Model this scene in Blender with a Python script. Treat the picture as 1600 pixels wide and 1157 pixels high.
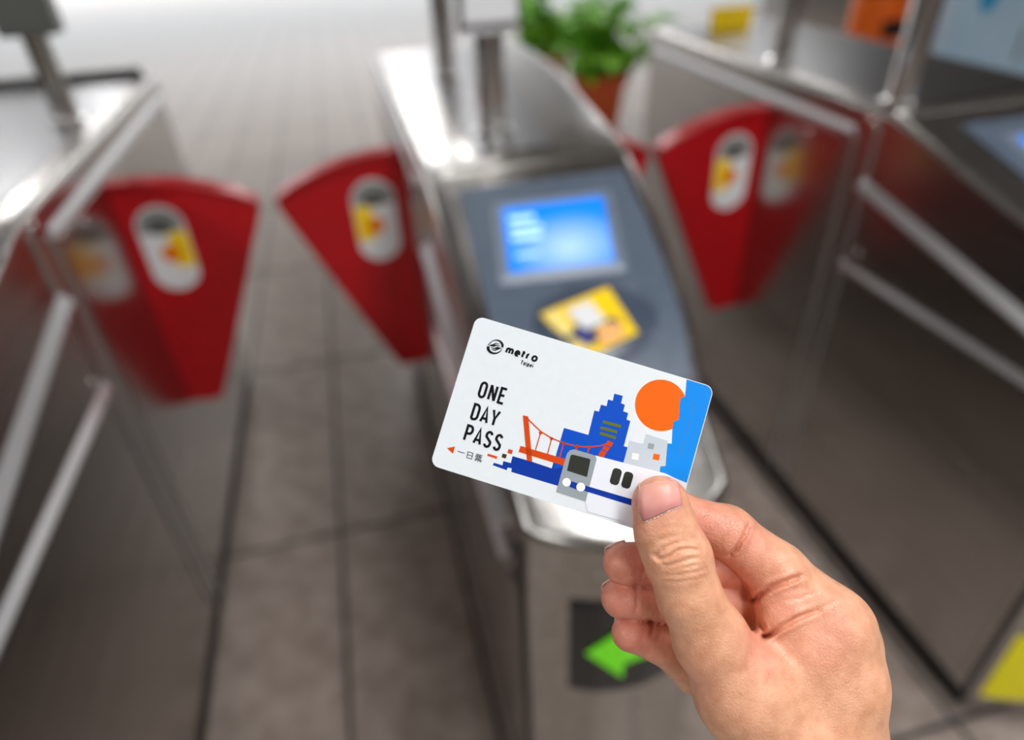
import bpy, bmesh, math, random
import numpy as np
from mathutils import Vector, Matrix

for o in list(bpy.data.objects):
    bpy.data.objects.remove(o, do_unlink=True)
scene = bpy.context.scene
COL = scene.collection
random.seed(7)

# ------------------------------------------------------------------ camera
CAM_H = 1.45
FPX = 1029.0                       # focal length in pixels of the 1600 px wide frame
PPX, PPY = 800.0, 533.0            # principal point
def _axes(hv, vv):
    dn = np.array([vv[0]-PPX, vv[1]-PPY, FPX]); dn /= np.linalg.norm(dn)
    fw = np.array([hv[0]-PPX, hv[1]-PPY, FPX]); fw -= dn*(fw@dn); fw /= np.linalg.norm(fw)
    return np.array([np.cross(dn, fw), fw, -dn])
RC = _axes((484., -140.), (875., 2070.))     # camera (x right, y down, z forward) -> world
CAM_LOC = np.array([0., 0., CAM_H])
cam_data = bpy.data.cameras.new('camera')
cam = bpy.data.objects.new('camera', cam_data); COL.objects.link(cam)
_m = Matrix(((RC[0,0], -RC[0,1], -RC[0,2], 0), (RC[1,0], -RC[1,1], -RC[1,2], 0), (RC[2,0], -RC[2,1], -RC[2,2], 0), (0,0,0,1)))
cam.matrix_world = Matrix.Translation((0,0,CAM_H)) @ _m
cam_data.sensor_width = 36.0
cam_data.lens = FPX/1600*36.0
cam_data.shift_y = -(578.5-PPY)/1600
cam_data.clip_start = 0.01
cam_data.dof.use_dof = True
cam_data.dof.focus_distance = 0.2215
cam_data.dof.aperture_fstop = 3.6
scene.camera = cam

# ------------------------------------------------------------------ world, lights, exposure
world = bpy.data.worlds.new('world'); scene.world = world
world.use_nodes = True
wn = world.node_tree.nodes
wn['Background'].inputs[0].default_value = (0.94, 0.97, 1.0, 1)
wn['Background'].inputs[1].default_value = 2.7
LAMP_W = 28.5
scene.view_settings.view_transform = 'Standard'
scene.view_settings.look = 'None'
scene.view_settings.gamma = 1.0
scene.view_settings.use_curve_mapping = False
scene.view_settings.exposure = 0.0

# ------------------------------------------------------------------ helpers
def s2l(c):
    return tuple(((v/255)/12.92 if v/255 <= .04045 else ((v/255+.055)/1.055)**2.4) for v in c)
def mat(name, rgb, rough=.5, metal=0., **kw):
    m = bpy.data.materials.new(name); m.use_nodes = True
    b = m.node_tree.nodes['Principled BSDF']
    b.inputs['Base Color'].default_value = (*rgb, 1)
    b.inputs['Roughness'].default_value = rough
    b.inputs['Metallic'].default_value = metal
    for k, v in kw.items():
        b.inputs[k.replace('_', ' ')].default_value = v
    return m
def nd(m, t, **kw):
    n = m.node_tree.nodes.new(t)
    for k, v in kw.items(): setattr(n, k, v)
    return n
def lk(m, a, b): m.node_tree.links.new(a, b)
def bsdf(m): return m.node_tree.nodes['Principled BSDF']
def noise_tint(m, c1, c2, scale, stretch=(1,1,1), detail=4, bump=0., rough=None):
    tc = nd(m, 'ShaderNodeTexCoord'); mp = nd(m, 'ShaderNodeMapping')
    mp.inputs['Scale'].default_value = stretch
    nz = nd(m, 'ShaderNodeTexNoise'); nz.inputs['Scale'].default_value = scale; nz.inputs['Detail'].default_value = detail
    cr = nd(m, 'ShaderNodeValToRGB')
    cr.color_ramp.elements[0].position = .3; cr.color_ramp.elements[1].position = .7
    cr.color_ramp.elements[0].color = (*c1, 1); cr.color_ramp.elements[1].color = (*c2, 1)
    lk(m, tc.outputs['Object'], mp.inputs['Vector']); lk(m, mp.outputs[0], nz.inputs['Vector'])
    lk(m, nz.outputs['Fac'], cr.inputs[0]); lk(m, cr.outputs[0], bsdf(m).inputs['Base Color'])
    if bump:
        bp = nd(m, 'ShaderNodeBump'); bp.inputs['Strength'].default_value = bump; bp.inputs['Distance'].default_value = .001
        lk(m, nz.outputs['Fac'], bp.inputs['Height']); lk(m, bp.outputs[0], bsdf(m).inputs['Normal'])
    if rough:
        mr = nd(m, 'ShaderNodeMapRange'); mr.inputs[3].default_value, mr.inputs[4].default_value = rough
        lk(m, nz.outputs['Fac'], mr.inputs[0]); lk(m, mr.outputs[0], bsdf(m).inputs['Roughness'])
    return m
def emis(name, rgb, strength):
    m = mat(name, rgb, .3)
    bsdf(m).inputs['Emission Color'].default_value = (*rgb, 1)
    bsdf(m).inputs['Emission Strength'].default_value = strength
    return m

def link(o, parent=None):
    COL.objects.link(o)
    if parent is not None: o.parent = parent
    return o
def mobj(name, verts, faces, m, parent=None, smooth=False, bevel=0., seg=2):
    me = bpy.data.meshes.new(name)
    me.from_pydata([tuple(map(float, v)) for v in verts], [], faces)
    bm = bmesh.new(); bm.from_mesh(me)
    bmesh.ops.remove_doubles(bm, verts=bm.verts, dist=1e-7)
    bmesh.ops.recalc_face_normals(bm, faces=bm.faces); bm.to_mesh(me); bm.free()
    if isinstance(m, (list, tuple)):
        for q in m: me.materials.append(q)
    else: me.materials.append(m)
    if smooth:
        for p in me.polygons: p.use_smooth = True
    o = link(bpy.data.objects.new(name, me), parent)
    if bevel:
        b = o.modifiers.new('bevel', 'BEVEL'); b.width = bevel; b.segments = seg; b.limit_method = 'ANGLE'; b.angle_limit = math.radians(35)
        for p in me.polygons: p.use_smooth = True
        wn_ = o.modifiers.new('wn', 'WEIGHTED_NORMAL'); wn_.keep_sharp = False
    return o
class MB:
    def __init__(s): s.v = []; s.f = []
    def add(s, v, f):
        n = len(s.v); s.v += [tuple(q) for q in v]; s.f += [tuple(i+n for i in q) for q in f]; return s
    def box(s, a, b):
        x0,y0,z0 = a; x1,y1,z1 = b
        return s.add([(x0,y0,z0),(x1,y0,z0),(x1,y1,z0),(x0,y1,z0),(x0,y0,z1),(x1,y0,z1),(x1,y1,z1),(x0,y1,z1)],
              [(0,3,2,1),(4,5,6,7),(0,1,5,4),(1,2,6,5),(2,3,7,6),(3,0,4,7)])
    def prism(s, pts, off):                      # polygon (3D points) extruded by vector off
        n = len(pts); off = np.array(off, float)
        v = [tuple(p) for p in pts] + [tuple(np.array(p)+off) for p in pts]
        f = [tuple(range(n)), tuple(range(2*n-1, n-1, -1))] + [(i, (i+1) % n, n+(i+1) % n, n+i) for i in range(n)]
        return s.add(v, f)
    def cyl(s, a, b, r1, r2=None, n=24):
        r2 = r1 if r2 is None else r2
        a = np.array(a, float); b = np.array(b, float); d = b-a; d /= np.linalg.norm(d)
        h = np.array([1,0,0]) if abs(d[0]) < .8 else np.array([0,1,0])
        u = np.cross(d, h); u /= np.linalg.norm(u); w = np.cross(d, u)
        v = []
        for c, r in ((a, r1), (b, r2)):
            v += [tuple(c + r*(math.cos(2*math.pi*i/n)*u + math.sin(2*math.pi*i/n)*w)) for i in range(n)]
        f = [tuple(range(n)), tuple(range(2*n-1, n-1, -1))] + [(i, (i+1) % n, n+(i+1) % n, n+i) for i in range(n)]
        return s.add(v, f)
    def lathe(s, c, prof, n=32):
        v = []; f = []
        for r, z in prof: v += [(c[0]+r*math.cos(2*math.pi*i/n), c[1]+r*math.sin(2*math.pi*i/n), c[2]+z) for i in range(n)]
        for k in range(len(prof)-1):
            f += [(k*n+i, k*n+(i+1) % n, (k+1)*n+(i+1) % n, (k+1)*n+i) for i in range(n)]
        f += [tuple(range(n-1, -1, -1)), tuple((len(prof)-1)*n+i for i in range(n))]
        return s.add(v, f)
    def obj(s, name, m, parent=None, smooth=False, bevel=0., seg=2): return mobj(name, s.v, s.f, m, parent, smooth, bevel, seg)
def empty(name, loc):
    o = bpy.data.objects.new(name, None); o.location = loc; o.empty_display_size = .1
    return link(o)
def tag(o, label, cat, group=None):
    o['label'] = label; o['category'] = cat
    if group: o['group'] = group
    return o
def struct(o): o['kind'] = 'structure'; return o
def adopt(root, objs=None):                       # keep world placement when parenting to an Empty away from the origin
    for c in (objs or list(root.children)):
        c.parent = root; c.matrix_parent_inverse = Matrix.Translation(-Vector(root.location))

# pixel helpers (a pixel gives a direction; depth comes from the plane it lies on)
def ray(px, py): return RC @ np.array([(px-PPX)/FPX, (py-PPY)/FPX, 1.0])
def project(p):
    c = RC.T @ (np.array(p, float)-CAM_LOC); return c[0]/c[2]*FPX+PPX, c[1]/c[2]*FPX+PPY, c[2]
def cam2world(p): return RC @ np.array(p, float) + CAM_LOC

# ------------------------------------------------------------------ materials
STEEL = mat('brushed_steel', (.60,.58,.55), .24, 1.0)
noise_tint(STEEL, (.42,.40,.38), (.53,.51,.49), 90, (1, .04, 1), 3, .012, (.20,.30))
STEEL_TOP = mat('satin_steel_top', (.62,.63,.64), .30, 1.0)
CHROME = mat('polished_steel', (.80,.79,.77), .14, 1.0)
ALU = mat('brushed_aluminium', (.82,.82,.84), .36, 1.0)
SATIN = mat('satin_steel', (.55,.55,.55), .42, 1.0)
DARKSTEEL = mat('dark_top_plate', (.36,.36,.37), .26, 1.0)
DARK = mat('black_rubber', (.018,.017,.016), .6)
BLACKP = mat('black_plastic', (.012,.012,.013), .25)
CONSOLE = mat('slate_blue_plastic', s2l((86,98,114)), .38)
noise_tint(CONSOLE, s2l((80,92,108)), s2l((92,104,120)), 60)
BEZEL = mat('light_slate_plastic', s2l((120,132,148)), .35)
RED = mat('red_plastic', s2l((196,6,22)), .32)
noise_tint(RED, s2l((172,4,17)), s2l((184,6,20)), 25)
WHITE = mat('white_print', (.80,.81,.82), .4)
YELLOW = mat('yellow_print', s2l((255,214,10)), .4)
ORANGE = mat('orange_print', s2l((240,130,0)), .4)
GREYP = mat('grey_print', s2l((90,92,88)), .4)
NAVY = mat('navy_print', s2l((30,32,120)), .4)
PEACH = mat('peach_print', s2l((250,180,110)), .4)

# ------------------------------------------------------------------ the hall
GX = (-0.505, .105, 1.013)
TILE_X, TILE_Y = .305, .87
TX0, TY0 = -.215, 1.33
TILE = mat('granite_tile', (.25,.22,.2), .36)
noise_tint(TILE, s2l((132,119,110)), s2l((170,157,148)), 14, (1,1,1), 8, .05, (.28,.42))
FAR = mat('granite_floor', (.3,.28,.26), .36)
tc = nd(FAR, 'ShaderNodeTexCoord'); mp = nd(FAR, 'ShaderNodeMapping')
mp.inputs['Location'].default_value = (-TX0, -TY0, 0)
br = nd(FAR, 'ShaderNodeTexBrick'); br.offset = 0; br.squash = 1
br.inputs['Color1'].default_value = (*s2l((156,143,134)), 1); br.inputs['Color2'].default_value = (*s2l((148,136,127)), 1)
br.inputs['Mortar'].default_value = (*s2l((58,53,50)), 1)
br.inputs['Scale'].default_value = 1; br.inputs['Mortar Size'].default_value = .007
br.inputs['Brick Width'].default_value = TILE_X; br.inputs['Row Height'].default_value = TILE_Y
lk(FAR, tc.outputs['Object'], mp.inputs[0]); lk(FAR, mp.outputs[0], br.inputs['Vector']); lk(FAR, br.outputs['Color'], bsdf(FAR).inputs['Base Color'])
HX0, HX1, HY0, HY1, HZ = -9.0, 11.0, -4.0, 17.0, 3.1
floor = struct(MB().box((HX0-.2, HY0-.2, -.15), (HX1+.2, 44, -.004)).obj('floor', FAR))
# single tiles, the ones that show largest
cands = []
for i in range(-20, 24):
    for j in range(-2, 15):
        x0 = TX0+i*TILE_X; y0 = TY0+j*TILE_Y
        q = [project((x0+a*TILE_X, y0+b*TILE_Y, 0)) for a, b in ((0,0),(1,0),(1,1),(0,1))]
        if min(k[2] for k in q) < .2: continue
        if max(k[0] for k in q) < -60 or min(k[0] for k in q) > 1660 or max(k[1] for k in q) < -10 or min(k[1] for k in q) > 1230: continue
        hid = False
        for gx, s, w in ((GX[0], -1, .46), (GX[1], 1, .36), (GX[2], 1, .46)):
            a, b = sorted((gx, gx+s*w))
            if x0 > a-.02 and x0+TILE_X < b+.02 and .5 < y0 and y0+TILE_Y < 2.18: hid = True
        cx, cy = x0+TILE_X/2, y0+TILE_Y/2
        if cy < 4.5 and (cx < -.66 and cy < 3.0 or cx > 1.2 and cy < 2.2): hid = True
        if hid: continue
        area = abs(sum(q[k][0]*q[(k+1)%4][1]-q[(k+1)%4][0]*q[k][1] for k in range(4)))/2
        cands.append((area, x0, y0))
cands.sort(reverse=True)
tb = MB(); g = .006; hx, hy = TILE_X/2-g, TILE_Y/2-g
tb.add([(-hx,-hy,-.01),(hx,-hy,-.01),(hx,hy,-.01),(-hx,hy,-.01),(-hx,-hy,-.0015),(hx,-hy,-.0015),(hx,hy,-.0015),(-hx,hy,-.0015),
        (-hx+.002,-hy+.002,0),(hx-.002,-hy+.002,0),(hx-.002,hy-.002,0),(-hx+.002,hy-.002,0)],
       [(0,1,5,4),(1,2,6,5),(2,3,7,6),(3,0,4,7),(4,5,9,8),(5,6,10,9),(6,7,11,10),(7,4,8,11),(8,9,10,11)])
tile_me = None
for a, x0, y0 in cands[:300]:
    if tile_me is None:
        t = tb.obj('floor_tile', TILE, floor); tile_me = t.data
    else:
        t = bpy.data.objects.new('floor_tile', tile_me); link(t, floor)
    t.location = (x0+TILE_X/2, y0+TILE_Y/2, 0)
CEIL = mat('ceiling_paint', s2l((200,200,196)), .8)
noise_tint(CEIL, s2l((150,150,148)), s2l((160,160,158)), 2)
WALL = mat('wall_panel', s2l((150,140,128)), .6)
noise_tint(WALL, s2l((104,96,88)), s2l((114,106,98)), 1.5)
struct(MB().box((HX0-.2, HY0-.2, HZ), (HX1+.2, HY1, HZ+.2)).obj('ceiling', CEIL))
struct(MB().box((HX0-.2, HY0-.2, 0), (HX0, HY1, HZ)).obj('wall_left', WALL))
struct(MB().box((HX1, HY0-.2, 0), (HX1+.2, HY1, HZ)).obj('wall_right', WALL))
struct(MB().box((HX0, HY0-.2, 0), (HX1, HY0, HZ)).obj('wall_near', WALL))

LAMPM = emis('lamp_diffuser', (1.0, .97, .92), 4.0)
HOUSE = mat('lamp_housing', s2l((225,225,222)), .4)
def ceiling_light(x, y):
    r = empty('ceiling_light', (x, y, HZ))
    h = MB().box((x-.31, y-.65, HZ-.07), (x+.31, y+.65, HZ)).obj('housing', HOUSE, r, bevel=.006)
    d = MB().box((x-.28, y-.62, HZ-.082), (x+.28, y+.62, HZ-.069)).obj('diffuser', LAMPM, r)
    L = bpy.data.lights.new('lamp', 'AREA'); L.shape = 'RECTANGLE'; L.size = .56; L.size_y = 1.24; L.energy = LAMP_W; L.color = (.98, .985, 1.0)
    lo = bpy.data.objects.new('lamp', L); lo.location = (x, y, HZ-.09); link(lo, r)
    adopt(r)
    tag(r, 'wide white ceiling light panel fixed above the ticket gates', 'ceiling light', 'ceiling lights above the gates')
for lx in (-2.4, .75, 3.6):
    for ly in (-2.4, -.05, 5.2, 8.2): ceiling_light(lx, ly)

# ------------------------------------------------------------------ fare gates
PROF = [(.462,.884),(.552,.927),(.659,.978),(.758,1.000),(.897,1.035),(1.064,1.080),(1.25,1.085),(1.8,1.085),(2.165,1.085),(2.185,1.075)]
def prof_z(y): return float(np.interp(y, [p[0] for p in PROF], [p[1] for p in PROF]))
W_TAPER = [(.46,.25),(.552,.262),(.659,.295),(.758,.32),(.897,.347),(1.064,.368),(1.25,.39),(1.8,.456),(2.16,.456),(2.76,.30)]
W_PLAIN = [(.46,.36),(.66,.42),(1.06,.46),(2.16,.46),(2.6,.42),(2.76,.36)]
SCREEN = mat('blue_screen', (0.01,.16,.65), .2)
tc = nd(SCREEN, 'ShaderNodeTexCoord'); gm = nd(SCREEN, 'ShaderNodeMapping'); gr = nd(SCREEN, 'ShaderNodeTexGradient'); gr.gradient_type = 'SPHERICAL'
gm.inputs['Location'].default_value = (-.60*1.5, -.30*1.7, 0); gm.inputs['Scale'].default_value = (1.5, 1.7, 0)
cr = nd(SCREEN, 'ShaderNodeValToRGB'); cr.color_ramp.elements[0].color = (.0,.19,.75,1); cr.color_ramp.elements[1].color = (.66,.84,1,1)
cr.color_ramp.elements[0].position = .12; cr.color_ramp.elements[1].position = .95
lk(SCREEN, tc.outputs['UV'], gm.inputs[0]); lk(SCREEN, gm.outputs[0], gr.inputs[0]); lk(SCREEN, gr.outputs['Fac'], cr.inputs[0])
lk(SCREEN, cr.outputs[0], bsdf(SCREEN).inputs['Emission Color']); bsdf(SCREEN).inputs['Emission Strength'].default_value = .85
SCRTXT = emis('screen_text', (.45,.72,1.0), .8)
GREEN = emis('green_display', (.10,.45,.004), .7)

def fare_gate(xs, s, wprof, flaps, label, posts, screen=True, group=None, plate=(.045,.045), end_strip=False):
    """xs: X of the straight side, s: direction in which the cabinet widens from it"""
    cy = 1.32
    root = empty('fare_gate', (xs+s*.2, cy, 0))
    W = lambda y: float(np.interp(y, [p[0] for p in wprof], [p[1] for p in wprof]))
    X = lambda u: xs+s*u
    nu = 11
    amp = {0:1.0}
    def col(k, i):
        y, z = PROF[k]; f = i/(nu-1); b = .05*(1-(2*f-1)**2)*amp.get(k, 0)
        return (X(W(y)*f), y-b, z)
    # body
    v = []; f = []
    n = len(PROF)
    for k in range(n): v += [col(k, i) for i in range(nu)]
    for k in range(n): v += [(col(k, i)[0], col(k, i)[1], .07) for i in range(nu)]
    top = lambda k, i: k*nu+i
    bot = lambda k, i: (n+k)*nu+i
    for k in range(n-1):
        for i in range(nu-1):
            f.append((top(k,i), top(k,i+1), top(k+1,i+1), top(k+1,i)))
            f.append((bot(k,i), bot(k,i+1), bot(k+1,i+1), bot(k+1,i)))
        f.append((top(k,0), top(k+1,0), bot(k+1,0), bot(k,0)))
        f.append((top(k,nu-1), top(k+1,nu-1), bot(k+1,nu-1), bot(k,nu-1)))
    for i in range(nu-1):
        f.append((top(0,i), top(0,i+1), bot(0,i+1), bot(0,i)))
        f.append((top(n-1,i), top(n-1,i+1), bot(n-1,i+1), bot(n-1,i)))
    mobj('body', v, f, STEEL, root, bevel=.014, seg=4)
    # plinth
    pl = [(X(.02), .49), (X(W(.5)-.02), .49), (X(W(1.06)-.02), 1.06), (X(W(2.1)-.02), 2.16), (X(.02), 2.16)]
    MB().prism([(a, b, 0) for a, b in pl], (0,0,.075)).obj('plinth', DARK, root)
    # side panels and bright ledges on the straight side
    def panel(pts, t=.004):
        MB().prism([(X(0), y, z) for y, z in pts], (-s*t, 0, 0)).obj('side_panel', STEEL, root, bevel=.0015)
    panel([(.50,.10),(1.085,.10),(1.085,.735),(.50,.745)])
    panel([(.50,.775),(1.085,.765),(1.085,.915),(.50,.80)])
    panel([(1.175,.10),(2.10,.10),(2.10,1.010),(1.175,1.010)])
    def ledge(y1, z1, y2, z2, d=.016, h=.024, m=CHROME):
        sec = [(0, h/2), (-s*d, -h*.10), (-s*d, -h*.32), (0, -h/2)]
        MB().prism([(X(0)+a, y1, z1+b) for a, b in sec], (0, y2-y1, z2-z1)).obj('trim_strip', m, root)
    ledge(1.16, 1.025, 2.14, 1.025, .005, .022, SATIN)
    ledge(1.10, .932, .54, .820, .016, .026, ALU)
    ledge(1.10, .750, .54, .757, .012, .018, ALU)
    def vstrip(y, z0, z1, w=.014, m=CHROME, t=.006):
        MB().box((X(0)-(t if s > 0 else 0), y-w/2, z0), (X(0)+(0 if s > 0 else t), y+w/2, z1)).obj('seam_strip', m, root)
    vstrip(1.155, .08, 1.02, .012, STEEL_TOP); vstrip(1.10, .09, 1.05, .012, STEEL_TOP); vstrip(.476, .08, .85, .012, DARK, .003)
    for by, bz in ((1.12, 1.055), (1.30, .985), (1.06, .79), (.62,.80)):
        MB().cyl((X(0), by, bz), (X(-.006), by, bz), .009, n=16).obj('bolt', CHROME, root, bevel=.002)
    # seam between flat top and sloping console
    MB().prism([(X(.006), 1.058, prof_z(1.058)+.000), (X(W(1.06)-.006), 1.058, prof_z(1.058)), (X(W(1.06)-.006), 1.072, 1.081), (X(.006), 1.072, 1.081)], (0,0,.0025)).obj('top_seam', CHROME, root)
    ys_ = (1.12, 2.13)
    MB().prism([(X(plate[0]), ys_[0], 1.0845), (X(W(ys_[0])-plate[1]), ys_[0], 1.0845), (X(W(1.8)-plate[1]), 1.8, 1.0845), (X(W(ys_[1])-plate[1]), ys_[1], 1.0845), (X(plate[0]), ys_[1], 1.0845)], (0,0,.002)).obj('top_plate', DARKSTEEL, root)
    if end_strip:
        MB().box((min(X(.03),X(W(2.1)-.02)), 2.11, 1.085), (max(X(.03),X(W(2.1)-.02)), 2.165, 1.105)).obj('end_strip', DARK, root, bevel=.004)
    # console
    cin = .05 if wprof is W_PLAIN else 0.
    def console(near):
        my = (lambda y: y) if near else (lambda y: 3.222-y)
        ys = [.585, .659, .72, .758, .83, .897, .95, 1.005]
        def edge(y):
            t = (y-.585)/.42
            return cin+.022+.028*t, W(my(y))-(cin*.5+.014+.016*t)
        v = []; f = []
        for y in ys:
            a, b = edge(y); z = prof_z(my(y))
            for dz in (.0005, .004):
                v += [(X(a), my(y), z+dz), (X(b), my(y), z+dz)]
        for k in range(len(ys)-1):
            o = 4*k
            f += [(o,o+1,o+5,o+4), (o+2,o+3,o+7,o+6), (o,o+2,o+6,o+4), (o+1,o+3,o+7,o+5)]
        f += [(0,1,3,2), (4*len(ys)-4, 4*len(ys)-3, 4*len(ys)-1, 4*len(ys)-2)]
        cp = mobj('console_panel', v, f, CONSOLE, root, bevel=.003)
        def pt(u, y, dz): return (X(u+cin), my(y-.010), prof_z(my(y-.010))+.004+dz)
        sx = (W(my(.87))-.02-1.5*cin)/.325
        quad = [(.105*sx,.953), (.272*sx,.949), (.234*sx,.795), (.079*sx,.805)]
        c = (sum(q[0] for q in quad)/4, sum(q[1] for q in quad)/4)
        sc = lambda k: [(c[0]+(q[0]-c[0])*k, c[1]+(q[1]-c[1])*k) for q in quad]
        inn = sc(1.0); out = sc(1.2); mid = sc(1.08)
        v = [pt(*q, 0) for q in out]+[pt(*q, .007) for q in mid]+[pt(*q, .007) for q in sc(1.04)]+[pt(*q, .001) for q in inn]
        f = [(r*4+i, r*4+(i+1)%4, (r+1)*4+(i+1)%4, (r+1)*4+i) for r in range(3) for i in range(4)]
        mobj('screen_bezel', v, f, [BEZEL, BLACKP], root)
        bz = root.children[-1]
        for p in bz.data.polygons:
            if p.index >= 4: p.material_index = 1
        n_ = 1
        me = bpy.data.meshes.new('screen'); me.from_pydata([pt(*q, .0015) for q in inn], [], [(0,1,2,3)])
        uv = me.uv_layers.new(name='UVMap')
        for li, co in enumerate(((0,1),(1,1),(1,0),(0,0))): uv.data[li].uv = co
        me.materials.append(SCREEN if screen else BLACKP)
        so = link(bpy.data.objects.new('screen', me), root)
        if screen and near:
            def lerp(a, b): 
                t0 = np.array(inn[0])*(1-a)+np.array(inn[1])*a; t1 = np.array(inn[3])*(1-a)+np.array(inn[2])*a
                return t0*(1-b)+t1*b
            for (a0, a1, b0, b1) in ((.06,.30,.16,.24), (.06,.36,.32,.39), (.06,.34,.45,.52), (.08,.30,.74,.77)):
                MB().prism([pt(*lerp(a0,b0), .0022), pt(*lerp(a1,b0), .0022), pt(*lerp(a1,b1), .0022), pt(*lerp(a0,b1), .0022)], (0,0,.0003)).obj('screen_text', SCRTXT, so)
        # card reader: low oval dome and its sticker
        v = []; rings = [(1.0,.0),(.97,.003),(.9,.004),(.6,.0045),(.25,.005)]; m_ = 32
        for r, dz in rings:
            for i in range(m_):
                a = 2*math.pi*i/m_; v.append(pt((.168+.085*r*math.cos(a))*sx, .70+.068*r*math.sin(a), dz))
        f = [(k*m_+i, k*m_+(i+1)%m_, (k+1)*m_+(i+1)%m_, (k+1)*m_+i) for k in range(4) for i in range(m_)]+[tuple(4*m_+i for i in range(m_))]
        mobj('card_reader', v, f, mat('reader_plastic', s2l((70,80,96)), .22) if 'reader_plastic' not in bpy.data.materials else bpy.data.materials['reader_plastic'], root, smooth=True)
        rd = root.children[-1]
        P = [np.array(q) for q in ((.097,.716), (.203,.745), (.211,.658), (.128,.637))]
        def st(a, b): return (P[0]*(1-a)+P[1]*a)*(1-b)+(P[3]*(1-a)+P[2]*a)*b
        def sq(a0, a1, b0, b1, dz):
            return [pt(st(a,b)[0]*sx, st(a,b)[1], dz) for a, b in ((a0,b0),(a1,b0),(a1,b1),(a0,b1))]
        stk = MB().prism(sq(0,1,0,1,.0065), (0,0,.001)).obj('reader_sticker', YELLOW, rd)
        stk['label'] = 'yellow sticker with white panel and navy dot'
        def pr(pts, m): MB().prism(pts, (0,0,.0003)).obj('sticker_print', m, rd)
        pr(sq(.30,.66,.12,.62,.0077), WHITE)
        pr(sq(.02,.22,.05,.95,.0077), mat('cream_print', s2l((250,226,130)), .4) if 'cream_print' not in bpy.data.materials else bpy.data.materials['cream_print'])
        pr(sq(.42,.80,.70,.96,.0077), PEACH)
        pr([pt(st(.24+.10*math.cos(a),.70+.17*math.sin(a))[0]*sx, st(.24+.10*math.cos(a),.70+.17*math.sin(a))[1], .0082) for a in np.linspace(0, 2*math.pi, 20, endpoint=False)], NAVY)
    console(True)
    # lit direction display on the nose
    y0 = .462
    def nose(u, z, d=0):
        f_ = u/W(.46); return (X(u), y0-.05*(1-(2*f_-1)**2)-d, z)
    us = np.linspace(.045, W(.46)-.03, 9)
    def nstrip(u0, u1, z0, z1, d0, d1, name, m, par, k=7):
        uu = np.linspace(u0, u1, k); v = []; f = []
        for u in uu:
            v += [nose(u, z0, d0), nose(u, z1, d0), nose(u, z0, d1), nose(u, z1, d1)]
        for i in range(k-1):
            o = 4*i; f += [(o,o+1,o+5,o+4), (o+2,o+3,o+7,o+6), (o,o+2,o+6,o+4), (o+1,o+3,o+7,o+5)]
        f += [(0,1,3,2), (4*k-4,4*k-3,4*k-1,4*k-2)]
        return mobj(name, v, f, m, par)
    dd = nstrip(.045, W(.46)-.02, .615, .785, -.004, .007, 'direction_display', BLACKP, root)
    # green arrow pointing to the passage
    ga, gb = .060, min(.165, W(.46)-.04)
    av = [(ga,.705), (ga+.045,.758), (ga+.045,.728), (gb,.728), (gb,.682), (ga+.045,.682), (ga+.045,.652)]
    pts = [nose(u, z, .0115) for u, z in av]
    me = bpy.data.meshes.new('green_arrow'); me.from_pydata([tuple(p) for p in pts], [], [(0,6,1),(2,5,4,3),(1,6,5,2)]); me.materials.append(GREEN)
    link(bpy.data.objects.new('green_arrow', me), dd)
    # flaps
    def flap(side):
        u0 = 0 if side < 0 else .312
        sg = s*side
        xw = X(u0)
        pts = [(-.01,1.000),(.06,.998),(.13,.988),(.20,.968),(.25,.948),(.283,.926),(.288,.915),(.282,.895),(.200,.705),(.120,.52),(.083,.438),(.070,.425),(-.01,.432)]
        m = MB().prism([(xw+sg*a, 1.465, z) for a, z in pts], (0,.034,0))
        fo = m.obj('flap', RED, root, bevel=.006, seg=3)
        rm = [(-.01,1.004),(.06,1.002),(.13,.992),(.20,.972),(.25,.952),(.286,.929),(.283,.918),(.25,.938),(.20,.958),(.13,.978),(.06,.988),(-.01,.990)]
        MB().prism([(xw+sg*a, 1.456, z) for a, z in rm], (0,.052,0)).obj('flap_rim', RED, fo, bevel=.005, seg=3)
        cx, cz = .078, .845
        def oval(w, h, yy, t, m_, name, cz_=cz, cx_=cx):
            pp = []
            for i in range(28):
                a = 2*math.pi*i/28; r = w
                pp.append((xw+sg*cx_+w*math.cos(a), yy, cz_+(h-w)*(1 if math.sin(a) >= 0 else -1)+w*math.sin(a)))
            return MB().prism(pp, (0,t,0)).obj(name, m_, fo)
        stk = oval(.049, .100, 1.4635, .0015, WHITE, 'sticker')
        stk['label'] = 'white rounded sticker with grey icon and yellow side'
        R_ = lambda x0, x1, z0, z1, m_, yy: MB().prism([(xw+sg*(cx+x0),yy,z0),(xw+sg*(cx+x1),yy,z0),(xw+sg*(cx+x1),yy,z1),(xw+sg*(cx+x0),yy,z1)], (0,.0004,0)).obj('sticker_print', m_, fo)
        top = [(xw+sg*cx+.045*math.cos(a), 1.4630, .900+.040*math.sin(a)) for a in np.linspace(0, math.pi, 16)]+[(xw+sg*cx-.045,1.4630,.885),(xw+sg*cx+.045,1.4630,.885)]
        MB().prism(top, (0,.0004,0)).obj('sticker_print', mat('pale_grey_print', s2l((150,152,150)), .4) if 'pale_grey_print' not in bpy.data.materials else bpy.data.materials['pale_grey_print'], fo)
        MB().prism([(xw+sg*cx+.027*math.cos(a), 1.4625, .900+.020*math.sin(a)) for a in np.linspace(0, 2*math.pi, 20, endpoint=False)], (0,.0004,0)).obj('sticker_print', GREYP, fo)
        R_(.008, .046, .80, .883, YELLOW, 1.4630)
        MB().prism([(xw+sg*(cx+.004)+.021*math.cos(a), 1.4625, .835+.021*math.sin(a)) for a in np.linspace(0, 2*math.pi, 20, endpoint=False)], (0,.0004,0)).obj('sticker_print', ORANGE, fo)
        for o_ in fo.children: pass
    for sd in flaps: flap(sd)
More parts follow.
